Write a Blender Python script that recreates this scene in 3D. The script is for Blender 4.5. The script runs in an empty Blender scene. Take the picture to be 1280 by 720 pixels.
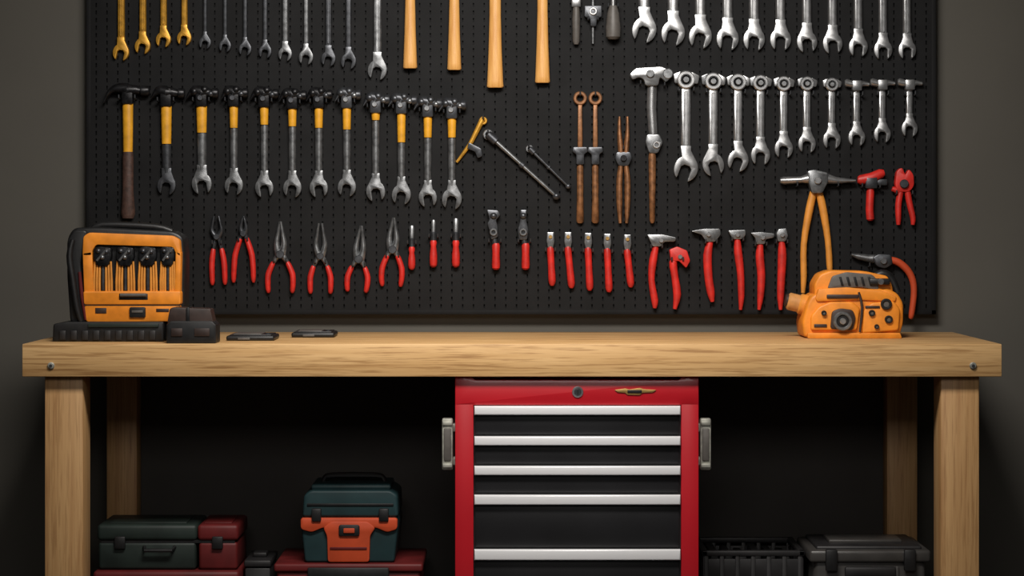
import bpy, bmesh, math, random
from mathutils import Vector, Matrix
random.seed(4)
F=2754.0; D=5.4; CZ=1.194; HY=280.0
def sc(y): return F/(D+y)
scene=bpy.context.scene
scene.view_settings.view_transform='Standard'

# ---------------------------------------------------------------- materials
def lin(c):
    return tuple((v/255/12.92 if v/255<=0.04045 else ((v/255+0.055)/1.055)**2.4) for v in c)
def mat(name,rgb,rough=0.5,metal=0.0,var=0.15,scale=30,stretch=(1,1,1),bump=0.0,coat=0.0,rgb2=None,spec=0.5):
    m=bpy.data.materials.new(name); m.use_nodes=True
    nt=m.node_tree; b=nt.nodes['Principled BSDF']
    tc=nt.nodes.new('ShaderNodeTexCoord'); mp=nt.nodes.new('ShaderNodeMapping')
    mp.inputs['Scale'].default_value=stretch
    n=nt.nodes.new('ShaderNodeTexNoise'); n.inputs['Scale'].default_value=scale; n.inputs['Detail'].default_value=6
    nt.links.new(tc.outputs['Object'],mp.inputs['Vector']); nt.links.new(mp.outputs[0],n.inputs['Vector'])
    r=nt.nodes.new('ShaderNodeValToRGB')
    c=lin(rgb); c2=lin(rgb2) if rgb2 else tuple(v*(1-var*2) for v in c); c1=c if rgb2 else tuple(min(1,v*(1+var)) for v in c)
    r.color_ramp.elements[0].position=0.32; r.color_ramp.elements[1].position=0.68
    r.color_ramp.elements[0].color=(*c2,1); r.color_ramp.elements[1].color=(*c1,1)
    nt.links.new(n.outputs['Fac'],r.inputs['Fac']); nt.links.new(r.outputs['Color'],b.inputs['Base Color'])
    b.inputs['Roughness'].default_value=rough; b.inputs['Metallic'].default_value=metal
    b.inputs['Coat Weight'].default_value=coat; b.inputs['Specular IOR Level'].default_value=spec
    if bump>0:
        bp=nt.nodes.new('ShaderNodeBump'); bp.inputs['Strength'].default_value=bump; bp.inputs['Distance'].default_value=0.002
        nt.links.new(n.outputs['Fac'],bp.inputs['Height']); nt.links.new(bp.outputs[0],b.inputs['Normal'])
    return m
CHROME=mat('chrome_steel',(186,187,188),0.3,0.85,0.16,45)
STEEL=mat('grey_steel',(136,138,140),0.36,0.78,0.24,60)
DSTEEL=mat('dark_steel',(84,86,90),0.38,0.72,0.2,60)
IRON=mat('black_iron',(38,38,40),0.36,0.55,0.3,80,bump=0.3)
BRASS=mat('brass_plated',(200,148,52),0.38,0.5,0.18,50)
YEL=mat('yellow_grip',(220,158,38),0.45,0,0.12,40)
BROWN=mat('brown_leather_grip',(72,50,42),0.6,0,0.2,90,bump=.4)
COPPER=mat('bronze_metal',(140,96,62),0.42,0.4,0.25,60)
RED=mat('red_grip',(198,40,32),0.46,0,0.14,40)
HWOOD=mat('handle_wood',(226,172,98),0.45,0,0.1,12,(14,14,1),rgb2=(200,140,70),coat=0.1)
ORANGE=mat('orange_plastic',(232,140,38),0.5,0,0.1,30)
ORANGE2=mat('orange_grip',(216,142,56),0.48,0,0.1,30)
BLACKP=mat('black_plastic',(24,24,25),0.45,0,0.2,60)
BLACKS=mat('satin_black_panel',(27,27,29),0.42,0,0.15,6)
BACKP=mat('bench_back_board',(56,53,50),0.75,0,0.1,4)
GREYP=mat('grey_plastic',(88,84,80),0.5,0,0.1,60)
TAN=mat('tan_plastic',(196,140,80),0.5,0,0.1,60)
BROWNP=mat('dark_brown_plastic',(54,40,35),0.5,0,0.2,40)
CABRED=mat('cabinet_red_enamel',(176,22,34),0.36,0,0.04,4,coat=0.2)
ALU=mat('brushed_aluminium',(242,242,244),0.36,0.25,0.02,40,(1,20,20))
GOLD=mat('gold_badge',(180,145,85),0.4,0.6,0.1,40)
GREEN=mat('case_dark_green',(34,44,40),0.55,0,0.2,12,spec=.35)
DRED=mat('case_dark_red',(92,25,25),0.55,0,0.15,12,spec=.35)
TEAL=mat('case_dark_teal',(26,50,53),0.55,0,0.15,12,spec=.35)
ORR=mat('case_orange_red',(188,72,38),0.55,0,0.1,12,spec=.35)
CRATE=mat('crate_dark_plastic',(34,33,34),0.5,0,0.2,20)
TOTE=mat('tote_smoke_plastic',(62,60,58),0.35,0,0.1,20)
LATCH=mat('latch_grey_metal',(165,165,155),0.45,0.3,0.2,50)
WALL=mat('wall_paint',(86,83,76),0.85,0,0.06,1.6,rgb2=(79,76,70),bump=0.05)
FLOOR=mat('floor_concrete',(62,58,54),0.7,0,0.15,3,bump=0.2)
PEG=mat('pegboard_black',(21,21,22),0.7,0,0.18,10,spec=.2)

def wood(name,ca,cb,cc,axis,pore=.8):
    m=bpy.data.materials.new(name); m.use_nodes=True
    nt=m.node_tree; b=nt.nodes['Principled BSDF']; L=nt.links.new
    tc=nt.nodes.new('ShaderNodeTexCoord')
    def nz(scale,st,det=8,rough=.6,dist=0):
        mp=nt.nodes.new('ShaderNodeMapping'); mp.inputs['Scale'].default_value=st
        n=nt.nodes.new('ShaderNodeTexNoise'); n.inputs['Scale'].default_value=scale; n.inputs['Detail'].default_value=det; n.inputs['Roughness'].default_value=rough; n.inputs['Distortion'].default_value=dist
        L(tc.outputs['Object'],mp.inputs['Vector']); L(mp.outputs[0],n.inputs['Vector']); return n
    s=[34,34,34]; s[axis]=1.3
    s2=[6,6,6]; s2[axis]=.45
    s3=[150,150,150]; s3[axis]=5
    n1=nz(1.6,s,8,.6,.4); n2=nz(1.5,s2,3); n3=nz(1.5,s3,3)
    mx=nt.nodes.new('ShaderNodeMath'); mx.operation='MULTIPLY_ADD'; mx.inputs[1].default_value=0.6
    m2=nt.nodes.new('ShaderNodeMath'); m2.operation='MULTIPLY'; m2.inputs[1].default_value=0.4
    L(n2.outputs['Fac'],m2.inputs[0]); L(n1.outputs['Fac'],mx.inputs[0]); L(m2.outputs[0],mx.inputs[2])
    r=nt.nodes.new('ShaderNodeValToRGB'); e=r.color_ramp.elements
    e[0].position=.36; e[1].position=.64; e[0].color=(*lin(ca),1); e[1].color=(*lin(cc),1)
    k=e.new(.47); k.color=(*lin(cb),1)
    L(mx.outputs[0],r.inputs['Fac'])
    pr=nt.nodes.new('ShaderNodeValToRGB'); pr.color_ramp.elements[0].position=.36; pr.color_ramp.elements[1].position=.5
    pr.color_ramp.elements[0].color=(.62,.55,.48,1); pr.color_ramp.elements[1].color=(1,1,1,1)
    L(n3.outputs['Fac'],pr.inputs['Fac'])
    mm=nt.nodes.new('ShaderNodeMix'); mm.data_type='RGBA'; mm.blend_type='MULTIPLY'; mm.inputs[0].default_value=pore
    L(r.outputs['Color'],mm.inputs[6]); L(pr.outputs['Color'],mm.inputs[7]); L(mm.outputs[2],b.inputs['Base Color'])
    b.inputs['Roughness'].default_value=.5
    bp=nt.nodes.new('ShaderNodeBump'); bp.inputs['Strength'].default_value=.3; bp.inputs['Distance'].default_value=.001
    L(n1.outputs['Fac'],bp.inputs['Height']); L(bp.outputs[0],b.inputs['Normal'])
    return m
OAK_X=wood('bench_wood_lengthwise',(166,122,74),(202,160,106),(218,178,124),0,.9)
OAK_Z=wood('bench_wood_upright',(162,118,74),(182,140,92),(196,156,106),2,.6)

# ---------------------------------------------------------------- mesh builder
def catmull(P,n=5):
    out=[]
    for i in range(len(P)-1):
        p0=P[max(i-1,0)];p1=P[i];p2=P[i+1];p3=P[min(i+2,len(P)-1)]
        for j in range(n):
            t=j/n
            out.append([0.5*((2*b)+(-a+c)*t+(2*a-5*b+4*c-d)*t*t+(-a+3*b-3*c+d)*t**3) for a,b,c,d in zip(p0,p1,p2,p3)])
    out.append(list(P[-1])); return out
LAST=[None]
class B:
    def __init__(s,px=True): s.bm=bmesh.new(); s.mats=[]; s.px=px
    def T(s,a,b,d=0): return Vector((a-640,d,HY-b)) if s.px else Vector((a,d,b))
    def mi(s,m):
        if m not in s.mats: s.mats.append(m)
        return s.mats.index(m)
    def merge(s,t,m):
        bmesh.ops.recalc_face_normals(t,faces=t.faces[:])
        i=s.mi(m); mp={v:s.bm.verts.new(v.co) for v in t.verts}
        for f in t.faces:
            try: nf=s.bm.faces.new([mp[v] for v in f.verts]); nf.material_index=i
            except ValueError: pass
        t.free()
    def prism(s,poly,d0,d1,m,bev=0,seg=2,both=False):
        t=bmesh.new(); n=len(poly)
        f=[t.verts.new(s.T(a,b,d0)) for a,b in poly]; g=[t.verts.new(s.T(a,b,d1)) for a,b in poly]
        t.faces.new(f); t.faces.new(g[::-1])
        for i in range(n): t.faces.new([f[i],g[i],g[(i+1)%n],f[(i+1)%n]])
        if bev>0:
            bmesh.ops.recalc_face_normals(t,faces=t.faces[:])
            es=[e for e in t.edges if (e.verts[0] in f and e.verts[1] in f) or (both and e.verts[0] in g and e.verts[1] in g)]
            bmesh.ops.bevel(t,geom=es,offset=bev,segments=seg,profile=.5,affect='EDGES',clamp_overlap=True)
        s.merge(t,m)
    def box(s,a0,a1,b0,b1,d0,d1,m,bev=0,seg=2):
        t=bmesh.new(); vs=[]
        for d in (d0,d1):
            for a,b in ((a0,b0),(a1,b0),(a1,b1),(a0,b1)): vs.append(t.verts.new(s.T(a,b,d)))
        for q in ((0,1,2,3),(7,6,5,4),(0,4,5,1),(1,5,6,2),(2,6,7,3),(3,7,4,0)): t.faces.new([vs[i] for i in q])
        if bev>0:
            bmesh.ops.recalc_face_normals(t,faces=t.faces[:])
            bmesh.ops.bevel(t,geom=t.edges[:],offset=bev,segments=seg,profile=.5,affect='EDGES',clamp_overlap=True)
        s.merge(t,m)
    def sweep(s,pts,rads,m,n=12,smooth=0,up=(0,-1,0)):
        rr=[r if isinstance(r,(tuple,list)) else (r,r) for r in rads]
        pts=[(p[0],p[1],p[2] if len(p)>2 else 0) for p in pts]
        if smooth:
            pts=catmull(pts,smooth); rr=catmull(rr,smooth)
        P=[s.T(*p) for p in pts]; t=bmesh.new(); rings=[]; up=Vector(up)
        for i,p in enumerate(P):
            tg=(P[min(i+1,len(P)-1)]-P[max(i-1,0)]).normalized()
            sd=tg.cross(up)
            if sd.length<1e-3: sd=tg.cross(Vector((1,0,0)))
            sd.normalize(); u=sd.cross(tg).normalized()
            a,b=max(rr[i][0],.02 if s.px else 1e-5),max(rr[i][1],.02 if s.px else 1e-5)
            rings.append([t.verts.new(p+sd*a*math.cos(2*math.pi*k/n)+u*b*math.sin(2*math.pi*k/n)) for k in range(n)])
        for i in range(len(P)-1):
            for k in range(n):
                t.faces.new([rings[i][k],rings[i][(k+1)%n],rings[i+1][(k+1)%n],rings[i+1][k]])
        t.faces.new(rings[0][::-1]); t.faces.new(rings[-1]); s.merge(t,m)
    def cyl(s,p0,p1,r,m,n=18,e=None):
        e=r*.15 if e is None else e
        v0=Vector(p0);v1=Vector(p1);dr=(v1-v0).normalized()
        s.sweep([v0,v0+dr*e,v1-dr*e,v1],[r-e,r,r,r-e],m,n)
    def ball(s,a,b,d,r,m,n=14,sa=1,sb=1):
        N=8; s.sweep([(a-r*sa*math.cos(math.pi*i/N),b,d) for i in range(N+1)],[(r*sb*math.sin(math.pi*i/N),r*math.sin(math.pi*i/N)) for i in range(N+1)],m,n)
    def annulus(s,ca,cb,R,r,d0,d1,m,n=28):
        t=bmesh.new(); e=min((R-r)*.25,abs(d1-d0)*.25)
        prof=[(R,d1),(R,d0+e),(R-e,d0),(r+e,d0),(r,d0+e),(r,d1)]
        rings=[[t.verts.new(s.T(ca+q*math.cos(2*math.pi*k/n),cb+q*math.sin(2*math.pi*k/n),d)) for q,d in prof] for k in range(n)]
        for k in range(n):
            x=rings[k];y=rings[(k+1)%n]
            for j in range(6): t.faces.new([x[j],y[j],y[(j+1)%6],x[(j+1)%6]])
        s.merge(t,m)
    def finish(s,name,y=0,parent=None,ang=35):
        bm=s.bm
        if s.px:
            k=1/sc(y); bmesh.ops.transform(bm,matrix=Matrix.Translation((0,y,CZ))@Matrix.Scale(k,4),verts=bm.verts)
        xs=[v.co for v in bm.verts]
        c=Vector([(min(v[i] for v in xs)+max(v[i] for v in xs))/2 for i in range(3)])
        bmesh.ops.translate(bm,vec=-c,verts=bm.verts)
        for f in bm.faces: f.smooth=True
        for e in bm.edges:
            if len(e.link_faces)==2 and e.calc_face_angle(0)>math.radians(ang): e.smooth=False
        me=bpy.data.meshes.new(name); bm.to_mesh(me); bm.free()
        for m in s.mats: me.materials.append(m)
        o=bpy.data.objects.new(name,me); o.location=c; scene.collection.objects.link(o)
        if parent: o.parent=parent; o.location=c-parent.location
        else: LAST[0]=o
        return o

def rpoly(a0,a1,b0,b1,r,n=5):
    P=[]
    for cx,cy,st in ((a1-r,b0+r,-90),(a1-r,b1-r,0),(a0+r,b1-r,90),(a0+r,b0+r,180)):
        for i in range(n+1):
            t=math.radians(st+90*i/n); P.append((cx+r*math.cos(t),cy+r*math.sin(t)))
    return P
def rnd(poly,r,n=4):
    out=[];N=len(poly)
    for i in range(N):
        p=Vector(poly[i]);a=(Vector(poly[i-1])-p);c=(Vector(poly[(i+1)%N])-p)
        q=min(r,a.length*.45,c.length*.45); s=p+a.normalized()*q; e=p+c.normalized()*q
        for j in range(n+1):
            t=j/n; v=s*(1-t)**2+p*2*t*(1-t)+e*t*t; out.append((v.x,v.y))
    return out

# ---------------------------------------------------------------- room shell
b=B(False); b.box(-4,4,-0.1,0,-6.5,.74,FLOOR); b.finish('floor')
b=B(False); b.box(-4,4,0,2.9,.64,.74,WALL); b.finish('wall_back')
b=B(False); b.box(-4.1,-4,0,2.9,-6.5,.74,WALL); b.finish('wall_left')
b=B(False); b.box(4,4.1,0,2.9,-6.5,.74,WALL); b.finish('wall_right')
b=B(False); b.box(-4.1,4.1,2.9,3.0,-6.5,.74,WALL); b.finish('ceiling')

# ---------------------------------------------------------------- pegboard
YB=.60
s=sc(YB); X0=(108-640)/s; X1=(1170-640)/s; Z0=CZ-(393-HY)/s; Z1=2.12
bm=bmesh.new(); nx=78; nz=56
m_=.012; cw=(X1-X0-2*m_)/nx; ch=(Z1-Z0-2*m_)/nz; hw,hh=.0019,.0056
grid=[[bm.verts.new((X0+m_+i*cw,YB,Z0+m_+j*ch)) for j in range(nz+1)] for i in range(nx+1)]
for i in range(nx):
    for j in range(nz):
        q=[grid[i][j],grid[i+1][j],grid[i+1][j+1],grid[i][j+1]]
        cx=X0+m_+(i+.5)*cw; cz=Z0+m_+(j+.5)*ch
        pr=[(cx-hw,cz-hh),(cx+hw,cz-hh),(cx+hw,cz+hh),(cx-hw,cz+hh)]
        fr=[bm.verts.new((x,YB,z)) for x,z in pr]; bk=[bm.verts.new((x,YB+.008,z)) for x,z in pr]
        for k in range(4):
            l=(k+1)%4
            bm.faces.new([q[k],q[l],fr[l],fr[k]]); bm.faces.new([fr[k],fr[l],bk[l],bk[k]])
        bm.faces.new(bk)
bmesh.ops.recalc_face_normals(bm,faces=bm.faces[:])
me=bpy.data.meshes.new('pegboard'); bm.to_mesh(me); bm.free(); me.materials.append(PEG)
if sum(p.normal.y for p in me.polygons)>0: me.flip_normals()
peg=bpy.data.objects.new('pegboard',me); scene.collection.objects.link(peg)
b=B(False)
b.box(X0,X1,Z0,Z1,YB+.009,YB+.039,BLACKP,0)
b.box(X0,X0+m_,Z0,Z1,YB,YB+.012,PEG,.0008); b.box(X1-m_,X1,Z0,Z1,YB,YB+.012,PEG,.0008)
b.box(X0,X1,Z0,Z0+m_,YB,YB+.012,PEG,.0008); b.box(X0,X1,Z1-m_,Z1,YB,YB+.012,PEG,.0008)
b.finish('backing_frame',parent=peg)
def hook(a,b_,l=11):
    p=LAST[0]; h=B()
    h.sweep([(a,b_,0),(a,b_,-l+2),(a,b_-1,-l),(a,b_-5,-l-.5)],[1.1,1.1,1.1,1.0],DSTEEL,8,up=(1,0,0)); h.finish('peg_hook',YB,parent=p)

# ---------------------------------------------------------------- tools on board
Q=-.15
def jaw(b,x,y,R,w,m,tilt=0,d0=-7,d1=Q,up=-1,op=.45):
    t=math.radians(tilt); a=R*op; P=[]
    def rot(u,v): return (x+u*math.cos(t)-v*math.sin(t), y+(u*math.sin(t)+v*math.cos(t))*-up)
    P.append((x+w/2,y+up*R*1.9)); P.append((x+w/2,y+up*R*1.5))
    a0=-48; a1=math.degrees(math.acos(a/R*1.12))
    for i in range(9):
        q=math.radians(a0+(a1-a0)*i/8); P.append(rot(R*math.cos(q),R*1.12*math.sin(q)))
    P.append(rot(a,R*.75)); P.append(rot(a,-R*.05)); P.append(rot(a*.5,-R*.28)); P.append(rot(-a*.5,-R*.28)); P.append(rot(-a,-R*.05)); P.append(rot(-a,R*.75))
    for i in range(9):
        q=math.radians(180-a1+(a1-a0)*i/8); P.append(rot(R*math.cos(q),R*1.12*math.sin(q)))
    P.append((x-w/2,y+up*R*1.5)); P.append((x-w/2,y+up*R*1.9))
    b.prism(P,d0,d1,m,.9,2)
def shaft(b,x,y0,y1,w0,w1,m,d0=-5.5,d1=-.8):
    b.prism([(x-w0/2,y0),(x+w0/2,y0),(x+w1/2,y1),(x-w1/2,y1)],d0,d1,m,min(w0,w1)*.26,3)
    if min(w0,w1)>7:
        q=min(w0,w1)*.2; b.prism(rpoly(x-q,x+q,y0+8,y1-8,q*.9),d0-.9,d0+.5,m,.5,1)
def wrench(x,y,R,w,m,ytop,tilt=15,name='combination_wrench'):
    b=B(); jaw(b,x,y,R,w*1.15,m,tilt); shaft(b,x,ytop,y-R*1.2,w,w*1.1,m)
    b.annulus(x,ytop-R*.7,R*.9,R*.52,-7,Q,m); b.finish(name,YB); hook(x,ytop-R*.7-R*.3)
for i,(x,y) in enumerate([(152,66),(179,58),(205,50),(231,48)]): wrench(x,y,10-i*.4,8-i*.4,BRASS,-70-y*.3,12,'brass_wrench')
for i,(x,y) in enumerate([(257,54),(282,58),(307,62),(332,65),(357,68),(383,72),(411,74),(436,77),(472,88)]):
    wrench(x,y,[7.5,7.5,8,8,8.5,9,9,9.5,12][i],[4,4.3,4.6,5,6.5,5.5,7.2,6.5,9.5][i],STEEL if i in(4,5,8) else DSTEEL,-75,12)
for x,yb,w in ((513,86,17),(568,88,17),(619,110,20),(678,104,18)):
    b=B(); b.sweep([(x,yb,-7),(x,yb-1.2,-7),(x,yb-8,-7),(x,yb-45,-7),(x,yb-90,-7),(x,-38,-7)],[(w*.46,4.9),(w*.52,5.6),(w*.5,5.6),(w*.42,5),(w*.36,4.6),(w*.36,4.6)],HWOOD,18)
    ty=-52
    b.box(x-8,x+8,ty-8,ty+14,-14,Q,IRON,1.5); b.sweep([(x+5,ty,-7),(x+14,ty,-7),(x+15,ty,-7),(x+21,ty,-7),(x+22,ty,-7)],[6,5,7,7,6],IRON)
    b.sweep([(x-5,ty,-7),(x-13,ty-2,-7),(x-20,ty+4,-7),(x-25,ty+14,-7)],[(7,6.5),(5,6.4),(3,6),(1,5.5)],IRON,smooth=3)
    b.finish('claw_hammer',YB); hook(x-12,ty+12,13); hook(x+12,ty+10,13)
for i,(x,y) in enumerate([(805,38),(841,42),(875,46),(909,49),(942,50),(975,50),(1008,53),(1040,55),(1072,59),(1103,63),(1133,63)]):
    R=15.2-i*.42; wrench(x,y,R,12.8-i*.35,CHROME,-95,[18,14,14,8,6,4,-6,-6,4,0,0][i])
b=B(); b.sweep([(720,56,-6),(720,52,-6),(720,25,-6),(720,8,-6)],[3,4.5,5,4],GREYP,14); b.sweep([(720,8,-5),(720,-40,-5)],[3,3],CHROME); b.box(714,726,-4,10,-11,Q,CHROME,2); b.annulus(720,-45,9,4,-9,Q,CHROME); b.finish('ratchet_handle',YB); hook(720,-49)
b=B(); b.prism(rnd([(730,8),(752,8),(752,22),(746,24),(745,34),(738,34),(737,24),(730,22)],2),-11,Q,DSTEEL,1.2); b.sweep([(741,34,-5),(741,55,-5)],[2,1.5],STEEL); b.annulus(741,15,5,2.5,-13,-10,CHROME); b.sweep([(741,8,-5),(741,-30,-5)],[2.2,2.2],STEEL); b.finish('pipe_tee_fitting',YB); hook(735,26); hook(747,26)
b=B(); b.sweep([(766,50,-10),(766,47,-10),(766,35,-10),(766,18,-10),(766,8,-10)],[6,9,9.5,7.5,5],GREYP,14); b.sweep([(766,8,-10),(766,-45,-10)],[3,3],CHROME); b.sweep([(766,-45,-10),(766,-60,-10)],[(3,3),(6,1)],CHROME); b.finish('screwdriver',YB); hook(760,10,13); hook(772,10,13)

# row two : hammer-headed wrenches
rowh=[(161,132,188,105,273),(209,190,232,108,244),(253,234,274,108,243),(293,278,311,108,244),(331,314,349,109,247),(366,350,384,111,247),(399,384,416,110,247),(434,420,452,110,246),(470,455,488,116,252),(502,486,522,117,256),(535,518,553,121,259),(565,549,583,123,262)]
for i,(x,hl,hr,yt,yb) in enumerate(rowh):
    b=B(); w=hr-hl; hm=IRON if i<7 else DSTEEL
    yc=yt+9
    b.sweep([(hl,yt+(24 if i==0 else 17),-8),(hl+w*.13,yc+1,-8),(x-w*.2,yt+6,-8),(x,yt+7,-8)],[(1,5),(3.5,6),(6.5,7),(7.5,7.5)],hm,14,smooth=4)
    b.sweep([(x,yt+8,-8),(x+w*.2,yt+8,-8),(hr-w*.2,yc,-8),(hr-w*.18,yc,-8),(hr-1.5,yc,-8),(hr,yc,-8)],[(7.5,7.5),(6,6.5),(4.6,5),(6.5,6.5),(6.5,6.5),(5.5,5.5)],hm,16)
    b.box(x-7,x+7,yt+3,yt+26,-14,Q,hm,2)
    if i>1:
        k2=STEEL if i>6 else DSTEEL
        b.ball(x-w*.22,yt+7,-11,5.5,hm); b.ball(x+w*.1,yt+5,-11,5.5,hm); b.ball(x+w*.3,yt+10,-12,4,k2)
        b.cyl((x-1,yt+15,-16),(x-1,yt+15,-10),3.4,k2,12)
    ye=[190,180,166,160,156,158,160,162,150,178,172,172][i]
    hwid=13 if i<3 else 10.5
    b.sweep([(x,yt+22,-7),(x,yt+26,-7),(x,ye,-6)],[(hwid*.5,4.5),(hwid*.52,5),(hwid*.46,4.6)],YEL,14)
    if i==0:
        b.sweep([(x,ye,-6),(x,ye+6,-6),(x,240,-6),(x,yb-6,-6),(x,yb,-6)],[(6,5),(7,5.4),(7,5.4),(9,5.4),(7,4)],BROWN,14)
    else:
        R=[0,11.5,12.5,11.5,11.5,11.5,11.5,11.5,12,12,11.5,12.5][i]
        m=DSTEEL if i==1 else STEEL
        b.sweep([(x,ye-1,-5),(x,ye+4,-5),(x,yb-R*2.4,-4)],[(hwid*.42,4.2),(hwid*.46,4.2),(hwid*.42,3.2)],m,14)
        jaw(b,x,yb-R*1.05,R,hwid*.95,m,(-8,10)[i%2],-7,Q)
    b.finish('claw_hammer' if i==0 else 'hammer_wrench',YB); hook(x-10,yt+19,15); hook(x+10,yt+19,15)

b=B(); b.sweep([(605,147,-4),(602,152,-4),(588,180,-4),(571,203,-4)],[(3,2.5),(3.6,3),(2.8,2.6),(1.6,1.6)],BRASS,10); b.prism(rnd([(586,178),(602,186),(603,196),(597,198),(594,190),(584,186)],2),-9,Q,DSTEEL,1); b.annulus(604,151,5,2.2,-6,Q,BRASS); b.finish('spring_clamp',YB); hook(604,149)
for (x0,y0,x1,y1,r) in ((612,170,697,247,2.9),(663,187,711,234,2.1)):
    b=B(); L=lambda t:(x0+(x1-x0)*t,y0+(y1-y0)*t,-6)
    b.sweep([L(0),L(.05),L(.6),L(.92),L(1)],[r,r,r*.85,r*.8,r*.5],DSTEEL if r<2.5 else STEEL,12)
    b.cyl(L(-.03),L(.1),r*1.9,DSTEEL,12); b.cyl(L(.45),L(.5),r*1.4,DSTEEL,12); b.ball(*L(.98)[:2],-5,r*1.7,DSTEEL); b.annulus(*L(-.02)[:2],r*2.3,r,-6.5,Q,STEEL)
    b.finish('extension_bar',YB); hook(x0-2,y0-2)
for x in (725,744):
    b=B(); b.annulus(x,123,8.5,4.2,-7,Q,COPPER); shaft(b,x,130,190,5.5,6.5,COPPER)
    b.prism(rnd([(x-9,184),(x+9,184),(x+10,190),(x+5,193),(x+5,206),(x-5,206),(x-5,193),(x-10,190)],2),-9,Q,DSTEEL,1.2)
    b.sweep([(x,204,-4),(x,210,-4),(x,245,-4),(x,277,-4),(x,279,-4)],[(3,3),(4.2,3.4),(4,3.2),(4.6,3.4),(3,2.4)],COPPER,12); b.finish('ring_spanner',YB); hook(x,120)
b=B()
for sg in (-1,1):
    b.sweep([(779+sg*5,146,-5),(779+sg*5,165,-5),(779+sg*4,180,-5),(779+sg*3,192,-5)],[(1.6,2.5),(2.6,3.5),(3.4,4),(3.5,4)],COPPER,10,smooth=3)
    b.sweep([(779+sg*3,205,-5),(779+sg*5,225,-5),(779+sg*5,255,-5),(779+sg*4,279,-5)],[(3,3.4),(3.8,3.8),(3.6,3.6),(2,2.6)],COPPER,10,smooth=3)
b.prism(rnd([(770,190),(788,190),(790,198),(785,208),(773,208),(768,198)],3),-9,Q,DSTEEL,1.5); b.cyl((779,198,-12),(779,198,-8),4,IRON); b.finish('long_nose_pliers',YB); hook(779,187)
b=B(); b.sweep([(815,104,-6),(814,135,-6),(816,168,-6)],[(6,4.5),(6,4.5),(5.5,4.5)],CHROME,12)
b.prism(rnd([(786,94),(794,86),(826,84),(838,89),(838,97),(832,104),(824,97),(822,108),(806,108),(804,100),(798,97),(790,101)],3),-14,Q,CHROME,2)
b.cyl((812,93,-17),(812,93,-12),5,STEEL); b.cyl((834,93,-15),(834,93,-1),6.5,STEEL)
b.prism(rnd([(808,168),(824,168),(828,178),(822,192),(811,192),(806,178)],3),-10,Q,STEEL,1.5); b.annulus(820,181,5,2,-12,-8,CHROME)
b.sweep([(815,190,-5),(815,198,-5),(815,240,-5),(815,276,-5),(815,279,-5)],[(4,3.5),(4.8,4),(4.2,4),(3.4,3.6),(2,2)],COPPER,12); b.finish('adjustable_hammer_wrench',YB); hook(800,106,14); hook(830,108,14)

row2=[(857,100,212,15,13),(891,102,207,13.5,12),(922,103,202,13,11.5),(950,104,195,12,11),(979,105,187,11.5,10.5),(1008,105,181,11,10),(1039,106,176,11,9.5),(1070,106,173,10.5,9),(1102,105,169,10.5,9),(1136,105,162,10,8.5)]
for i,(x,yt,yb,R,w) in enumerate(row2):
    b=B(); shaft(b,x,yt+6,yb-R*1.15,w,w*.92,CHROME); jaw(b,x,yb-1,R,w,CHROME,(20,-15)[i%2] if i<3 else 4)
    if i<7:
        q=13.5-i*.6; b.annulus(x,yt,q*.85,q*.42,-9,Q,CHROME)
        b.prism(rnd([(x-q*1.2,yt-q*.5),(x-q*.5,yt-q*.8),(x-q*.4,yt+q*.3),(x-q*1.05,yt+q*.35)],2),-8,Q,STEEL if i%2 else CHROME,1.2)
        b.prism(rnd([(x+q*.5,yt-q*.75),(x+q*1.25,yt-q*.35),(x+q*1.1,yt+q*.4),(x+q*.5,yt+q*.35)],2),-8,Q,CHROME,1.2)
        b.cyl((x,yt,-11),(x,yt,-3),q*.3,STEEL,12)
    else:
        b.sweep([(x-15,yt-2,-6),(x-13,yt-2,-6),(x-4,yt,-6),(x+5,yt,-6),(x+8,yt-1,-6),(x+15,yt,-6),(x+16,yt,-6)],[3.5,5,4.5,4.5,3.5,(2.5,4),(1.5,3)],CHROME,14); b.box(x-6,x+6,yt-5,yt+8,-11,Q,CHROME,1.5)
    b.finish('combination_wrench',YB); hook(x-w*.75,yt+14); hook(x+w*.75,yt+14)

b=B(); b.sweep([(974,226,-9),(978,226,-9),(1000,225,-9),(1012,223,-9),(1030,223,-9),(1044,226,-9),(1068,226,-9)],[(3.5,5),(5,5),(4.2,5),(7,7),(7,7),(4.5,5),(1.5,4)],CHROME,16)
b.prism(rnd([(1007,214),(1016,212),(1033,216),(1034,226),(1026,242),(1013,242),(1009,230)],3),-16,Q,STEEL,2); b.cyl((1020,226,-19),(1020,226,-14),4.5,CHROME)
b.sweep([(1016,240,-6),(1011,262,-6),(1004,305,-6),(1004,345,-6),(1003,366,-6)],[(4.5,4),(5,4.4),(4,4),(4,4),(2.6,3)],ORANGE2,12,smooth=3)
b.sweep([(1023,240,-6),(1028,262,-6),(1034,300,-6),(1036,330,-6),(1037,345,-6)],[(4.5,4),(5,4.4),(4,4),(4,4),(2.6,3)],ORANGE2,12,smooth=3)
b.finish('fencing_pliers',YB); hook(995,233,15); hook(1046,233,15)
b=B(); b.sweep([(1071,225,-7),(1074,225,-7),(1088,223,-7),(1100,217,-7),(1104,216,-7)],[(4,5),(6,6),(7,6),(6,5.5),(4,4)],RED,14); b.box(1080,1095,221,236,-13,Q,DSTEEL,2); b.box(1093,1108,224,232,-9,Q,DSTEEL,1.5)
b.sweep([(1087,234,-6),(1087,240,-6),(1086,262,-6),(1087,274,-6),(1087,276,-6)],[(4,4),(5,5),(5,5),(5,5),(3,3)],RED,12); b.finish('rubber_mallet',YB); hook(1076,234,13); hook(1098,235,13)
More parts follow.
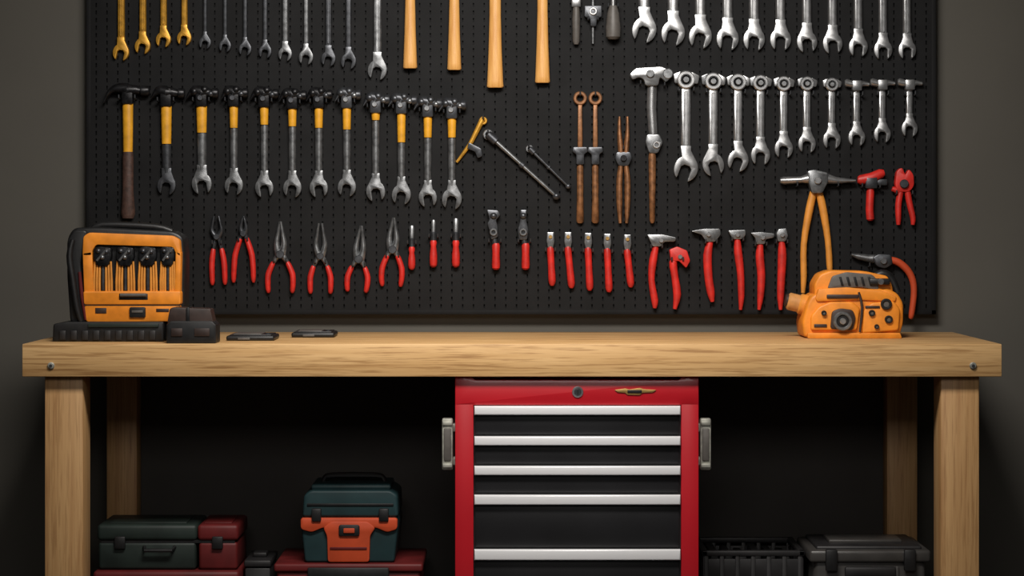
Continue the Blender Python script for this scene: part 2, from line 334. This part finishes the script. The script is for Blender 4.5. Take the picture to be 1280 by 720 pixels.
b=B(); b.prism(rnd([(1117,232),(1119,214),(1126,209),(1130,220),(1134,211),(1140,218),(1141,232),(1135,240),(1121,240)],4),-11,Q,RED,2); b.cyl((1128,230,-15),(1128,230,-10),5.5,DSTEEL); b.sweep([(1114,236,-6),(1120,238,-6),(1124,240,-6)],[3,4,4],RED)
for sg,xe in ((-1,1122),(1,1140)): b.sweep([(1129+sg*4,238,-6),(1129+sg*7,255,-6),(xe,272,-6),(xe,281,-6)],[(4,4),(4,4),(3.6,4),(2.5,3)],RED,12,smooth=3)
b.finish('locking_pliers',YB); hook(1119,243); hook(1139,243)

def pliers(x,yt,yb,piv,spread,jw=5,hm=RED,jm=STEEL,endin=.75,redfrom=None,tilt=0,gap=.5,name='pliers',bow=1.0):
    b=B(); redfrom=redfrom or piv+14
    def TT(p):
        a=math.radians(tilt); u=p[0]-x; v=p[1]-piv
        return (x+u*math.cos(a)-v*math.sin(a),piv+u*math.sin(a)+v*math.cos(a),p[2])
    for sg in (-1,1):
        dd=-5-sg*.8
        P=[(x+sg*gap,yt,dd),(x+sg*(gap+jw*.35),yt+(piv-yt)*.35,dd),(x+sg*(gap+jw*.6),yt+(piv-yt)*.7,dd),(x+sg*jw*.3,piv,dd)]
        b.sweep([TT(p) for p in P],[(jw*.2+.3,2.2),(jw*.36,3.2),(jw*.55,3.8),(jw*.75,4)],jm,12,smooth=3)
        hx=lambda yy:x+sg*(jw*.3+(spread-jw*.3)*math.sin(min(1,(yy-piv)/(yb-piv)*1.5)*math.pi/2)*(1 if (yy-piv)/(yb-piv)<.7 else 1-(1-endin)*((yy-piv)/(yb-piv)-.7)/.3))
        ys=[piv+(yb-piv)*q for q in (0,.2,.4,.6,.8,1)]
        b.sweep([TT((hx(q),q,dd)) for q in ys[:4]],[(jw*.6,3.6),(2.6,3),(2,2.6),(1.6,2)],jm,10,smooth=3)
        ry=[redfrom+(yb-redfrom)*q for q in (0,.1,.4,.7,.92,1)]
        b.sweep([TT((hx(q),q,dd)) for q in ry],[(2.2,2.6),(3.3,3.8),(3.7,4.2),(3.5,4.2),(3.0,3.6),(1.5,1.8)],hm,12,smooth=3)
    b.cyl((x,piv,-11),(x,piv,-3),jw*.75,DSTEEL,16); b.finish(name,YB); hook(x-jw*1.1,piv+9); hook(x+jw*1.1,piv+9)
pliers(272,270,356,296,8,5,jm=DSTEEL,tilt=-2,gap=3,endin=1)
pliers(305,270,353,292,12,5,jm=DSTEEL,hm=RED,endin=1.05,redfrom=296,name='pincers')
pliers(351,277,366,318,16,7,jm=STEEL,redfrom=327,endin=.92)
pliers(401,279,367,320,13,6,jm=STEEL,redfrom=332,gap=2,endin=.95)
pliers(449,282,365,324,13,7,jm=STEEL,redfrom=333,endin=.85,tilt=4)
pliers(491,272,358,312,13,7,jm=STEEL,redfrom=318,endin=.85,tilt=2)
def driver(x,yt,yf,yb,r=4.6,head=2,name='screwdriver',hm=RED,lean=0,d=-5.8):
    b=B(); xl=lambda y:x+lean*(y-yf)/(yb-yf)
    b.sweep([(xl(yt),yt,d),(xl(yt+3),yt+3,d),(x,yf-8,d)],[(head*.7,1),(head,head*.7),(head*.85,head*.8)],STEEL,10)
    b.cyl((x,yf-10,d),(x,yf+1,d),r*.75,DSTEEL,12,.6)
    b.sweep([(xl(q),q,d) for q in (yf,yf+3,yf+8,(yf+yb)/2,yb-6,yb-2,yb)],[r*.7,r*.95,r*.75,r,r*1.05,r*.9,r*.45],hm,14)
    b.finish(name,YB); hook(x-r*1.2,yf-3); hook(x+r*1.2,yf-3)
driver(515,282,308,337,4.3,3.2); driver(542,275,300,334,4.6,2.8); driver(570,273,300,334,4.8,3.4)
for x,yt in ((617,262),(654,262)):
    b=B(); b.prism(rnd([(x-9,yt),(x+6,yt+1),(x+9,yt+7),(x+3,yt+13),(x+5,yt+20),(x+6,yt+34),(x-3,yt+38),(x-5,yt+26),(x-8,yt+18),(x-5,yt+12)],2.5) if x==617 else rnd([(x-4,yt),(x+5,yt),(x+4,yt+14),(x+7,yt+26),(x+5,yt+38),(x-6,yt+38),(x-7,yt+24),(x-4,yt+14)],2.5),-11,Q,DSTEEL,1.8)
    b.ball(x,yt+8,-10,4.5,DSTEEL); b.annulus(x,yt+28,5,2,-13,-9,STEEL); b.cyl((x+1,yt+36,-6),(x+2,yt+44,-6),3.6,DSTEEL,12)
    b.sweep([(x+3,q,-6) for q in (yt+42,yt+45,yt+55,yt+68,yt+73,yt+75)],[4,5,4.6,5.2,4.8,2.6],RED,14); b.finish('nut_driver',YB); hook(x-6,yt+41); hook(x+9,yt+41)
for x,yt,yb,le in ((688,290,357,1),(710,290,360,2),(735,291,363,1),(759,292,365,1),(784,293,359,2)):
    b=B(); b.prism(rnd([(x-4.5,yt),(x+4.5,yt),(x+5,yt+12),(x+3,yt+21),(x-3,yt+21),(x-5,yt+12)],1.5),-8,Q,STEEL,1.3); b.cyl((x,yt+6,-10),(x,yt+6,-6),2.4,GOLD,10)
    b.sweep([(x,yt+18,-5),(x,yt+24,-5),(x+le,(yt+yb)/2+8,-5),(x+le*2,yb-6,-5),(x+le*2,yb,-5)],[3.4,4.4,(4.2,4.4),(4.6,4.4),2.2],RED,14,smooth=3)
    b.finish('wood_chisel',YB); hook(x-6,yt+24); hook(x+6,yt+24)
def minih(hp,path,rad,name='tack_hammer',hm=STEEL):
    b=B(); b.prism(rnd(hp,2),-11,Q,hm,1.5)
    cx=sum(p[0] for p in hp)/len(hp); cy=sum(p[1] for p in hp)/len(hp); b.cyl((cx,cy,-14),(cx,cy,-9),2.8,CHROME,12)
    b.sweep([(p[0],p[1],-6) for p in path],rad,RED,14,smooth=3); b.finish(name,YB); hook(path[0][0]-7,path[0][1]+4,13); hook(path[0][0]+7,path[0][1]+4,13)
minih([(808,293),(828,293),(845,297),(843,302),(830,302),(826,308),(815,308),(812,301)],[(820,306),(816,325),(814,350),(818,375),(818,385)],[3.5,(5,4.5),(4,4.2),(4.5,4.2),2.2])
minih([(836,312),(846,308),(858,313),(862,326),(857,335),(848,326),(838,326)],[(846,322),(841,328),(843,345),(846,368),(843,386)],[3,(5,4.5),(4.5,4.2),(5,4.4),2.4],'pipe_cutter',RED)
minih([(863,289),(880,286),(899,286),(900,293),(893,302),(882,302),(876,293)],[(888,300),(884,318),(885,345),(888,365),(890,377)],[3.5,(5.5,4.5),(5.2,4.4),(5,4.4),2.4])
minih([(909,288),(931,287),(931,294),(926,299),(916,299),(912,294)],[(921,297),(922,315),(925,340),(926,370),(925,387)],[3.5,(5.2,4.5),(4.6,4.4),(4,4.4),2])
minih([(937,291),(950,290),(967,292),(966,297),(956,299),(955,305),(944,305),(943,297)],[(950,303),(949,320),(951,345),(950,370),(948,387)],[3.5,(5.2,4.5),(5,4.4),(4.2,4.4),2])
minih([(969,292),(972,286),(982,285),(984,295),(981,302),(971,302)],[(976,300),(977,318),(976,345),(975,370),(975,387)],[3.5,(5.5,4.5),(5,4.4),(4.4,4.4),2.2])
b=B(); b.sweep([(1063,318,-7),(1070,320,-7),(1085,323,-7),(1100,324,-7)],[(1.5,3),(3.5,4),(5,5),(6,6)],STEEL,12,smooth=3); b.prism(rnd([(1088,322),(1096,317),(1112,318),(1114,330),(1104,336),(1094,333)],3),-14,Q,DSTEEL,2)
b.sweep([(1106,324,-8),(1122,328,-8),(1136,342,-8),(1141,362,-8),(1138,392,-8),(1136,398,-8)],[(4,4),(4.6,4.4),(4.4,4.4),(4,4.2),(3.6,4),2],ORR,14,smooth=4); b.cyl((1102,326,-17),(1102,326,-12),4,STEEL); b.finish('cable_cutter',YB); hook(1085,333,14)

# ---------------------------------------------------------------- workbench
b=B(False)
hw_=612.5/510
b.box(-hw_,hw_,.8195,.9,0,.598,OAK_X,.003)
for sx in (-1,1):
    lo,hi=sorted((sx*1.057,sx*1.152)); b.box(lo,hi,0,.82,.03,.125,OAK_Z,.004)
    lo,hi=sorted((sx*1.004,sx*1.086)); b.box(lo,hi,0,.82,.50,.582,OAK_Z,.004)
    x=sx*(576/510); z=CZ-(457-HY)/510
    b.cyl((x,z,-.006),(x,z,.004),.0085,LATCH,18,.002); b.cyl((x,z,-.0085),(x,z,-.004),.004,DSTEEL,6,.0005)
b.box(-1.004,1.004,.02,.82,.560,.575,BACKP,.001)
b.finish('workbench')

# ---------------------------------------------------------------- red rolling tool cabinet (px at y=.03)
b=B()
b.box(571,871,474,828,3,232,CABRED,2)
b.prism(rnd([(569,471),(590,471),(594,475),(848,475),(852,471),(873,471),(873,506),(569,506)],1),-4,4,CABRED,1)
b.box(569,592,504,828,-4,4,CABRED,1); b.box(851,873,504,828,-4,4,CABRED,1); b.box(590,853,815,828,-4,4,CABRED,1)
b.box(590,853,504,820,1.5,6,BLACKP)
hs=[(507,518),(545,556),(582,593),(618,630),(686,699),(752,765)]
for i,(t,u) in enumerate(hs):
    bot=(hs[i+1][0]-2.5) if i<5 else 813
    b.box(594,849,t-.5,bot,-1.5,3,BLACKS,.8)
    b.prism([(593,t),(850,t),(850,u),(593,u)],-9,-1,ALU,1.8,3)
    b.box(593,850,u-2.5,u+.5,-8,-1,DSTEEL,.5)
b.annulus(722,489.5,7,4,-6,-3.5,STEEL); b.cyl((722,489.5,-7),(722,489.5,-3),4.2,DSTEEL); b.box(721.3,722.7,486.5,492.5,-7.6,-6.8,BLACKP)
b.prism(rnd([(768,487),(782,485),(786,486.5),(800,484.5),(804,486),(820,487),(816,490),(803,490.5),(799,493.5),(784,493),(781,490.5),(772,490)],1),-5.5,-3.8,GOLD,.5)
b.box(784,802,487,491,-6.2,-5,BLACKP,.5)
for sx in (-1,1):
    def q(v): return 721-sx*(721-v)
    def bx(a0,a1,*r):
        A,C=sorted((q(a0),q(a1))) ; b.box(A,C,*r)
    bx(555,571,531,541,14,26,LATCH,1); bx(555,571,573,583,14,26,LATCH,1)
    bx(552,566,524,589,10,22,LATCH,2.5); bx(554.5,563.5,536,577,8,12,GREYP,1.5)
    for yy in (530,583): bx(553,565,yy-2.5,yy+2.5,7.5,12,LATCH,1)
for xx in (590,852):
    for dd in (30,205):
        b.box(xx-10,xx+10,826,850,dd-12,dd+12,DSTEEL,2); b.cyl((xx-8,863,dd),(xx+8,863,dd),21.5,BLACKP,24)
b.finish('rolling_tool_cabinet',.03)

# ---------------------------------------------------------------- orange toolkit case on bench (px at y=.12)
b=B()
b.prism(rnd([(86,405),(83,340),(82,298),(90,285),(120,284),(216,289),(228,296),(230,320),(229,405)],8),8,52,BLACKP,4,3,True)
b.prism(rnd([(88,404),(84,345),(84,300),(92,287),(110,288),(101,330),(110,404)],6),-2,10,BLACKP,2.5,3)
b.sweep([(92,300,-5),(88,320,-6),(92,350,-6),(97,385,-5),(102,402,-4)],[3,4,4,4,3],BLACKP,12,smooth=3)
b.sweep([(100,340,-3),(103,370,-3),(108,400,-3)],[2,2.4,2],DRED,10,smooth=3)
b.prism(rnd([(104,320),(105,296),(112,291),(216,295),(225,300),(227,322),(221,318),(217,309),(121,306),(116,314),(116,320)],3),-5,9,ORANGE,2)
b.prism([(104,316),(116,314),(118,368),(106,368)],-5,9,ORANGE,1.5); b.prism([(220,314),(227,316),(226,368),(219,368)],-5,9,ORANGE,1.5)
b.prism(rnd([(105,364),(227,364),(227,381),(106,381)],3),-7,9,ORANGE,2)
b.prism(rnd([(106,380),(226,380),(224,402),(108,403)],5),-5,9,ORANGE,2)
b.box(106,226,379.5,382,-5.6,-3,BROWNP)
b.box(117,220,306,365,4,9,BLACKP)
b.box(150,186,367,375,-7.6,-6,BLACKP,1.2); b.sweep([(152,369,-9),(184,369,-9)],[2.4,2.4],GREYP)
b.prism(rpoly(163,183,384,397,2),-8,-4,BLACKP,1); b.box(166,180,388,391,-9,-7.5,GREYP,.5); b.box(120,134,385,392,-5.8,-4.5,BROWNP,.5); b.box(196,212,386,390,-5.8,-4.5,BROWNP,.5)
for i,x in enumerate((129,157,185,210)):
    w=1 if i<3 else .8
    b.prism(rnd([(x-11*w,310),(x-3,308),(x+3,309),(x+11*w,310),(x+11.5*w,322),(x+7*w,333),(x-7*w,333),(x-11.5*w,322)],3),-6,5,IRON,2)
    b.ball(x-5*w,314,-6,3.2*w,DSTEEL); b.ball(x+5*w,315,-6,3*w,DSTEEL); b.ball(x,322,-6,3*w,STEEL); b.sweep([(x-7*w,326,-6),(x+6*w,312,-7)],[1.4,1.8],CHROME,8)
    b.sweep([(x,332,0),(x,342,0),(x,363,0)],[2.4,2.6,2.4],DSTEEL,12)
    for dx in (-11,-7.6,-4.2,4.2,7.6,11): b.sweep([(x+dx*w*.9,337-abs(dx)*.9,-2),(x+dx*w,352,-3),(x+dx*w,366,-2)],[1.2,1.6,1.5],ORANGE2,8)
b.sweep([(110,288,20),(125,281.5,20),(190,284,20),(212,290,20)],[4,4.5,4.5,4],BLACKP,12,smooth=3)
b.prism(rnd([(67,427),(68,405),(84,402),(206,402),(206,427)],3),-8,62,BLACKP,2,2)
b.box(200,230,404,427,10,62,BLACKP,2)
for x in range(76,200,14): b.box(x,x+8,413,425,-10,-7,CRATE,1)
b.box(112,200,404,409,-11,-7,GREEN,1)
o=b.finish('toolkit_case',.12)
o.location.z+=0.9-min((o.matrix_basis@v.co).z for v in o.data.vertices)
b=B()
b.prism(rnd([(208,429),(208,405),(213,401),(265,401),(270,406),(270,429)],2),0,38,BLACKP,1.5,2)
b.prism(rnd([(208,404),(211,386),(215,384),(262,386),(266,404)],2),6,36,BROWNP,1.5,2)
b.box(232,236,384,402,4,37,BLACKP,.8); b.box(214,228,410,420,-1.5,1,BROWNP,.8); b.box(243,262,410,420,-1.5,1,BROWNP,.8)
o=b.finish('small_parts_box',.02)
o.location.z+=0.9-min((o.matrix_basis@v.co).z for v in o.data.vertices)
for cx,yn,dp,w in ((312.5,.14,.13,60),(391,.30,.12,54)):
    s=sc(yn); XL=(cx-w/2-640)/s; XR=(cx+w/2-640)/s
    b=B(False); b.box(XL,XR,.9,.913,yn,yn+dp,BLACKP,.005,3); b.box(XL+.008,XR-.008,.911,.9155,yn+.008,yn+dp-.008,BLACKS,.0015)
    b.box(XL+.016,XR-.034,.9145,.917,yn+.016,yn+dp-.016,GREYP,.0008); b.cyl((XR-.02,.914,yn+.04),(XR-.02,.918,yn+.04),.007,DSTEEL,16,.001); b.box(XL+.03,XL+.06,.903,.908,yn-.002,yn+.002,GREYP,.0008)
    b.finish('flat_pocket_case')

# ---------------------------------------------------------------- orange power tool (px at y=.25)
b=B()
b.prism(rnd([(1006,423),(1004,404),(1010,380),(1016,370),(1040,362),(1112,362),(1124,368),(1131,380),(1131,404),(1126,423)],5),8,72,ORANGE,4,3,True)
b.prism(rnd([(1020,372),(1020,356),(1027,344),(1040,339),(1084,340),(1112,346),(1118,358),(1120,374)],4),14,64,ORANGE,3,3,True)
b.prism(rnd([(1036,362),(1042,346),(1060,341),(1092,344),(1100,352),(1100,364),(1078,360)],3),10,68,GREYP,2,2,True)
b.prism(rnd([(1020,374),(1024,362),(1060,360),(1102,364),(1122,372),(1120,378),(1076,376),(1022,378)],2),5,14,ORANGE,2,2)
for k in range(5): b.prism([(1050+k*9,347),(1053+k*9,347),(1056+k*9,358),(1053+k*9,358)],8.5,12,BLACKP,.5)
b.box(1088,1114,349,357,6,20,BLACKP,2); b.cyl((1102,353,3),(1102,353,8),4,STEEL,14)
b.sweep([(1096,352,38),(1108,344,38),(1120,350,38),(1128,368,36)],[5,6,6,5],BLACKP,12,smooth=3)
b.cyl((989,378,38),(1014,384,38),11,TAN,22,2); b.cyl((986,377,38),(992,378,38),8,BROWNP,20,1); b.cyl((1003,381,38),(1014,384,38),13,ORANGE2,22,2)
b.prism(rnd([(1014,414),(1014,396),(1024,384),(1038,378),(1066,378),(1076,386),(1072,414)],4),3,12,ORANGE,2.5,3)
b.prism(rnd([(1078,418),(1080,388),(1090,379),(1118,377),(1126,388),(1124,414)],4),2,12,ORANGE,2.5,3)
b.prism(rnd([(1038,412),(1040,390),(1050,386),(1066,388),(1070,398),(1066,414)],4),-1,5,BROWNP,1.5,2)
b.annulus(1053,402,12,7.5,-5,4,STEEL); b.cyl((1053,402,-3),(1053,402,4),8,BLACKP,20); b.cyl((1053,402,-6),(1053,402,-2),4,CHROME,12)
for x,y,r in ((1108,381,7),(1090,392,4),(1111,400,5),(1030,392,3.2),(1096,409,3)):
    b.annulus(x,y,r,r*.55,-1.5,4,BLACKP); b.cyl((x,y,0),(x,y,4),r*.6,GREYP,12)
b.box(1034,1074,369,374,3,12,BROWNP,1); b.box(1082,1100,383,386,.5,4,BROWNP,.6); b.box(1018,1034,406,410,1.5,5,BROWNP,.6)
b.prism(rnd([(1122,372),(1133,376),(1135,404),(1130,412),(1122,410)],3),20,56,BLACKP,2,2)
b.prism(rnd([(1010,424),(1010,417),(1126,417),(1128,424)],2),2,76,ORANGE,2,2)
b.sweep([(1074,366,4),(1078,385,2),(1075,416,2)],[1.4,1.8,1.4],BROWNP,8,smooth=3)
o=b.finish('power_tool_motor',.25)
o.location.z+=0.9-min((o.matrix_basis@v.co).z for v in o.data.vertices)

# ---------------------------------------------------------------- storage under the bench
def wz(py,y): return CZ-(py-HY)/sc(y)
def wx(px,y): return (px-640)/sc(y)
y=.25; za=wz(712,y)
b=B(False); xa,xb=wx(117,y),wx(300,y)
b.box(xa+.002,xb-.002,0,za-.07,y-.01,y+.24,DRED,.008,3); b.box(xa,xb,za-.066,za-.002,y-.014,y+.244,DRED,.01,3); b.box(xa+.1,xb-.1,za-.09,za-.04,y-.024,y-.012,BLACKP,.004); b.finish('red_toolbox')
b=B(False); xa,xb=wx(121,y),wx(298,y); zt=wz(656,y); zm=za+(zt-za)*.62; xr=wx(246,y)
for (p,q_,m) in ((xa,xr,GREEN),(xr+.001,xb,DRED)):
    b.box(p+.003,q_-.003,za-.001,zm-.002,y+.004,y+.2,m,.008,3); b.box(p,q_,zm+.002,zt,y,y+.204,m,.01,3)
b.box(xa+.01,xb-.01,zm-.004,zm+.004,y+.006,y+.19,BLACKP)
for px in (150,272): X=wx(px,y); b.box(X-.014,X+.014,zm-.018,zm+.014,y-.006,y+.004,BLACKP,.003)
b.sweep([(wx(180,y),zm-.014,y+.004),(wx(182,y),zm-.02,y-.014),(wx(216,y),zm-.02,y-.014),(wx(218,y),zm-.014,y+.004)],[.005]*4,BLACKP,10,up=(0,0,1))
b.box(xa+.03,xr-.03,zt-.002,zt+.003,y+.03,y+.17,GREEN,.002); b.box(xr+.015,xb-.02,zt-.002,zt+.003,y+.03,y+.17,DRED,.002)
b.finish('tool_carry_case')
y=.3; zt=wz(700,y); b=B(False); xa,xb=wx(306,y),wx(338,y); b.box(xa,xb,0,zt-.02,y,y+.16,CRATE,.005); b.box(xa-.002,xb+.002,zt-.018,zt,y-.004,y+.164,CRATE,.005); b.box(xa+.015,xb-.015,zt,zt+.012,y+.05,y+.1,CRATE,.004); b.finish('slim_storage_bin')
y=.22; zb=wz(703,y)
b=B(False); xa,xb=wx(346,y),wx(526,y)
b.box(xa,xb,0,zb-.022,y-.01,y+.25,DRED,.008,3); b.box(xa-.006,xb+.006,zb-.022,zb-.001,y-.018,y+.258,DRED,.006,3); b.box(xa+.08,xb-.08,zb-.05,zb-.01,y-.024,y-.012,BLACKP,.004); b.finish('red_toolbox')
b=B()
b.prism(rnd([(381,702),(376,655),(378,644),(496,644),(498,655),(493,702)],4),0,100,TEAL,3,3,True)
b.prism(rnd([(376,660),(376,646),(497,646),(497,660),(484,664),(470,658),(404,658),(390,664)],4),-5,20,ORR,2,2)
b.prism(rnd([(410,701),(409,668),(404,658),(414,650),(460,650),(470,658),(463,668),(462,701)],4),-6,8,ORR,2,2)
b.prism(rpoly(424,450,654,668,3),-9,-5,BLACKP,1.2); b.box(430,444,658,664,-11,-8,ORR,1); b.box(413,459,682,685,-7.2,-5,DRED,.5)
b.prism(rnd([(378,645),(380,618),(388,612),(488,612),(497,618),(498,645)],4),-2,102,TEAL,3,3,True)
b.box(388,488,606,613,8,92,TEAL,3); b.sweep([(400,610,50),(402,602,50),(412,599,50),(466,599,50),(476,602,50),(478,610,50)],[3.5,3.5,4,4,3.5,3.5],BLACKP,10,smooth=2)
for x in (396,480): b.box(x-6,x+6,634,650,-8,0,BLACKP,1.5)
b.box(384,492,628,631,-3.5,0,BLACKP,.5)
o=b.finish('toolbox_with_handle',.22)
o.location.z+=zb-min((o.matrix_basis@v.co).z for v in o.data.vertices)
y=.28; zt=wz(688,y); b=B(False); xa,xb=wx(880,y),wx(1003,y)
t_=.006
b.box(xa,xb,0,.02,y,y+.24,CRATE,.002)
for r in range(5):
    z0=.02+r*(zt-.03)/5; z1=z0+(zt-.03)/5-.012
    b.box(xa,xb,z0,z1,y,y+t_,CRATE,.002); b.box(xa,xb,z0,z1,y+.234,y+.24,CRATE,.002); b.box(xa,xa+t_,z0,z1,y,y+.24,CRATE,.002); b.box(xb-t_,xb,z0,z1,y,y+.24,CRATE,.002)
for i in range(7):
    X=xa+(xb-xa-.012)*i/6; b.box(X,X+.012,0,zt-.01,y-.003,y+.008,CRATE,.002); b.box(X,X+.012,0,zt-.01,y+.233,y+.243,CRATE,.002)
for j in range(5):
    Y=y+.228*j/4; b.box(xa-.003,xa+.007,0,zt-.01,Y,Y+.012,CRATE,.002); b.box(xb-.007,xb+.003,0,zt-.01,Y,Y+.012,CRATE,.002)
b.box(xa-.006,xb+.006,zt-.014,zt,y-.006,y+.01,CRATE,.003); b.box(xa-.006,xb+.006,zt-.014,zt,y+.23,y+.246,CRATE,.003); b.box(xa-.006,xa+.01,zt-.014,zt,y-.006,y+.246,CRATE,.003); b.box(xb-.01,xb+.006,zt-.014,zt,y-.006,y+.246,CRATE,.003)
for i in range(6): X=xa+.02+i*.037; b.box(X,X+.02,.02,zt-.01-.006*(i%3),y+.03,y+.2,BLACKP,.003)
b.finish('plastic_crate')
y=.2; zt=wz(684,y); b=B(False); xa,xb=wx(1012,y),wx(1164,y)
b.box(xa+.012,xb-.012,0,zt-.03,y+.01,y+.25,TOTE,.012,3); b.box(xa,xb,zt-.04,zt-.008,y,y+.26,TOTE,.008,3); b.box(xa+.02,xb-.02,zt-.012,zt,y+.02,y+.24,CRATE,.005,3)
b.box(xa+.06,xb-.06,zt-.002,zt+.008,y+.08,y+.18,TOTE,.004)
for X in (xa+.04,xb-.07): b.box(X,X+.03,zt-.06,zt-.005,y-.01,y+.004,BLACKP,.004)
for X in (xa+.1,xa+.16,xa+.22): b.box(X,X+.008,.05,zt-.05,y+.004,y+.012,TOTE,.002)
b.box(xa+.09,xb-.09,zt-.075,zt-.05,y-.004,y+.012,CRATE,.005); b.finish('storage_tote')

# ---------------------------------------------------------------- lights / world / camera
def area(name,loc,tgt,sx,sy,e,col,spread=180):
    l=bpy.data.lights.new(name,'AREA'); l.shape='RECTANGLE'; l.size=sx; l.size_y=sy; l.energy=e; l.color=col; l.spread=math.radians(spread)
    o=bpy.data.objects.new(name,l); o.location=loc; o.rotation_euler=(Vector(tgt)-Vector(loc)).to_track_quat('-Z','Y').to_euler(); scene.collection.objects.link(o)
area('workshop_strip_lamp',(0,-1.35,2.6),(0,.2,1.1),1.2,.4,27,(1,.95,.89),105)
area('added_soft_fill',(0,-4.2,2.6),(0,.3,1.0),2.2,1.0,12,(1,.95,.9),110)  # added fill above the camera, gives the metal tools something to reflect
w=bpy.data.worlds.new('world'); scene.world=w; w.use_nodes=True
w.node_tree.nodes['Background'].inputs[0].default_value=(.9,.95,1,1); w.node_tree.nodes['Background'].inputs[1].default_value=.05
c=bpy.data.cameras.new('camera'); c.sensor_width=36; c.lens=F/1280*36; c.shift_y=-80/1280
co=bpy.data.objects.new('camera',c); co.location=(0,-D,CZ); co.rotation_euler=(math.pi/2,0,0); scene.collection.objects.link(co); scene.camera=co
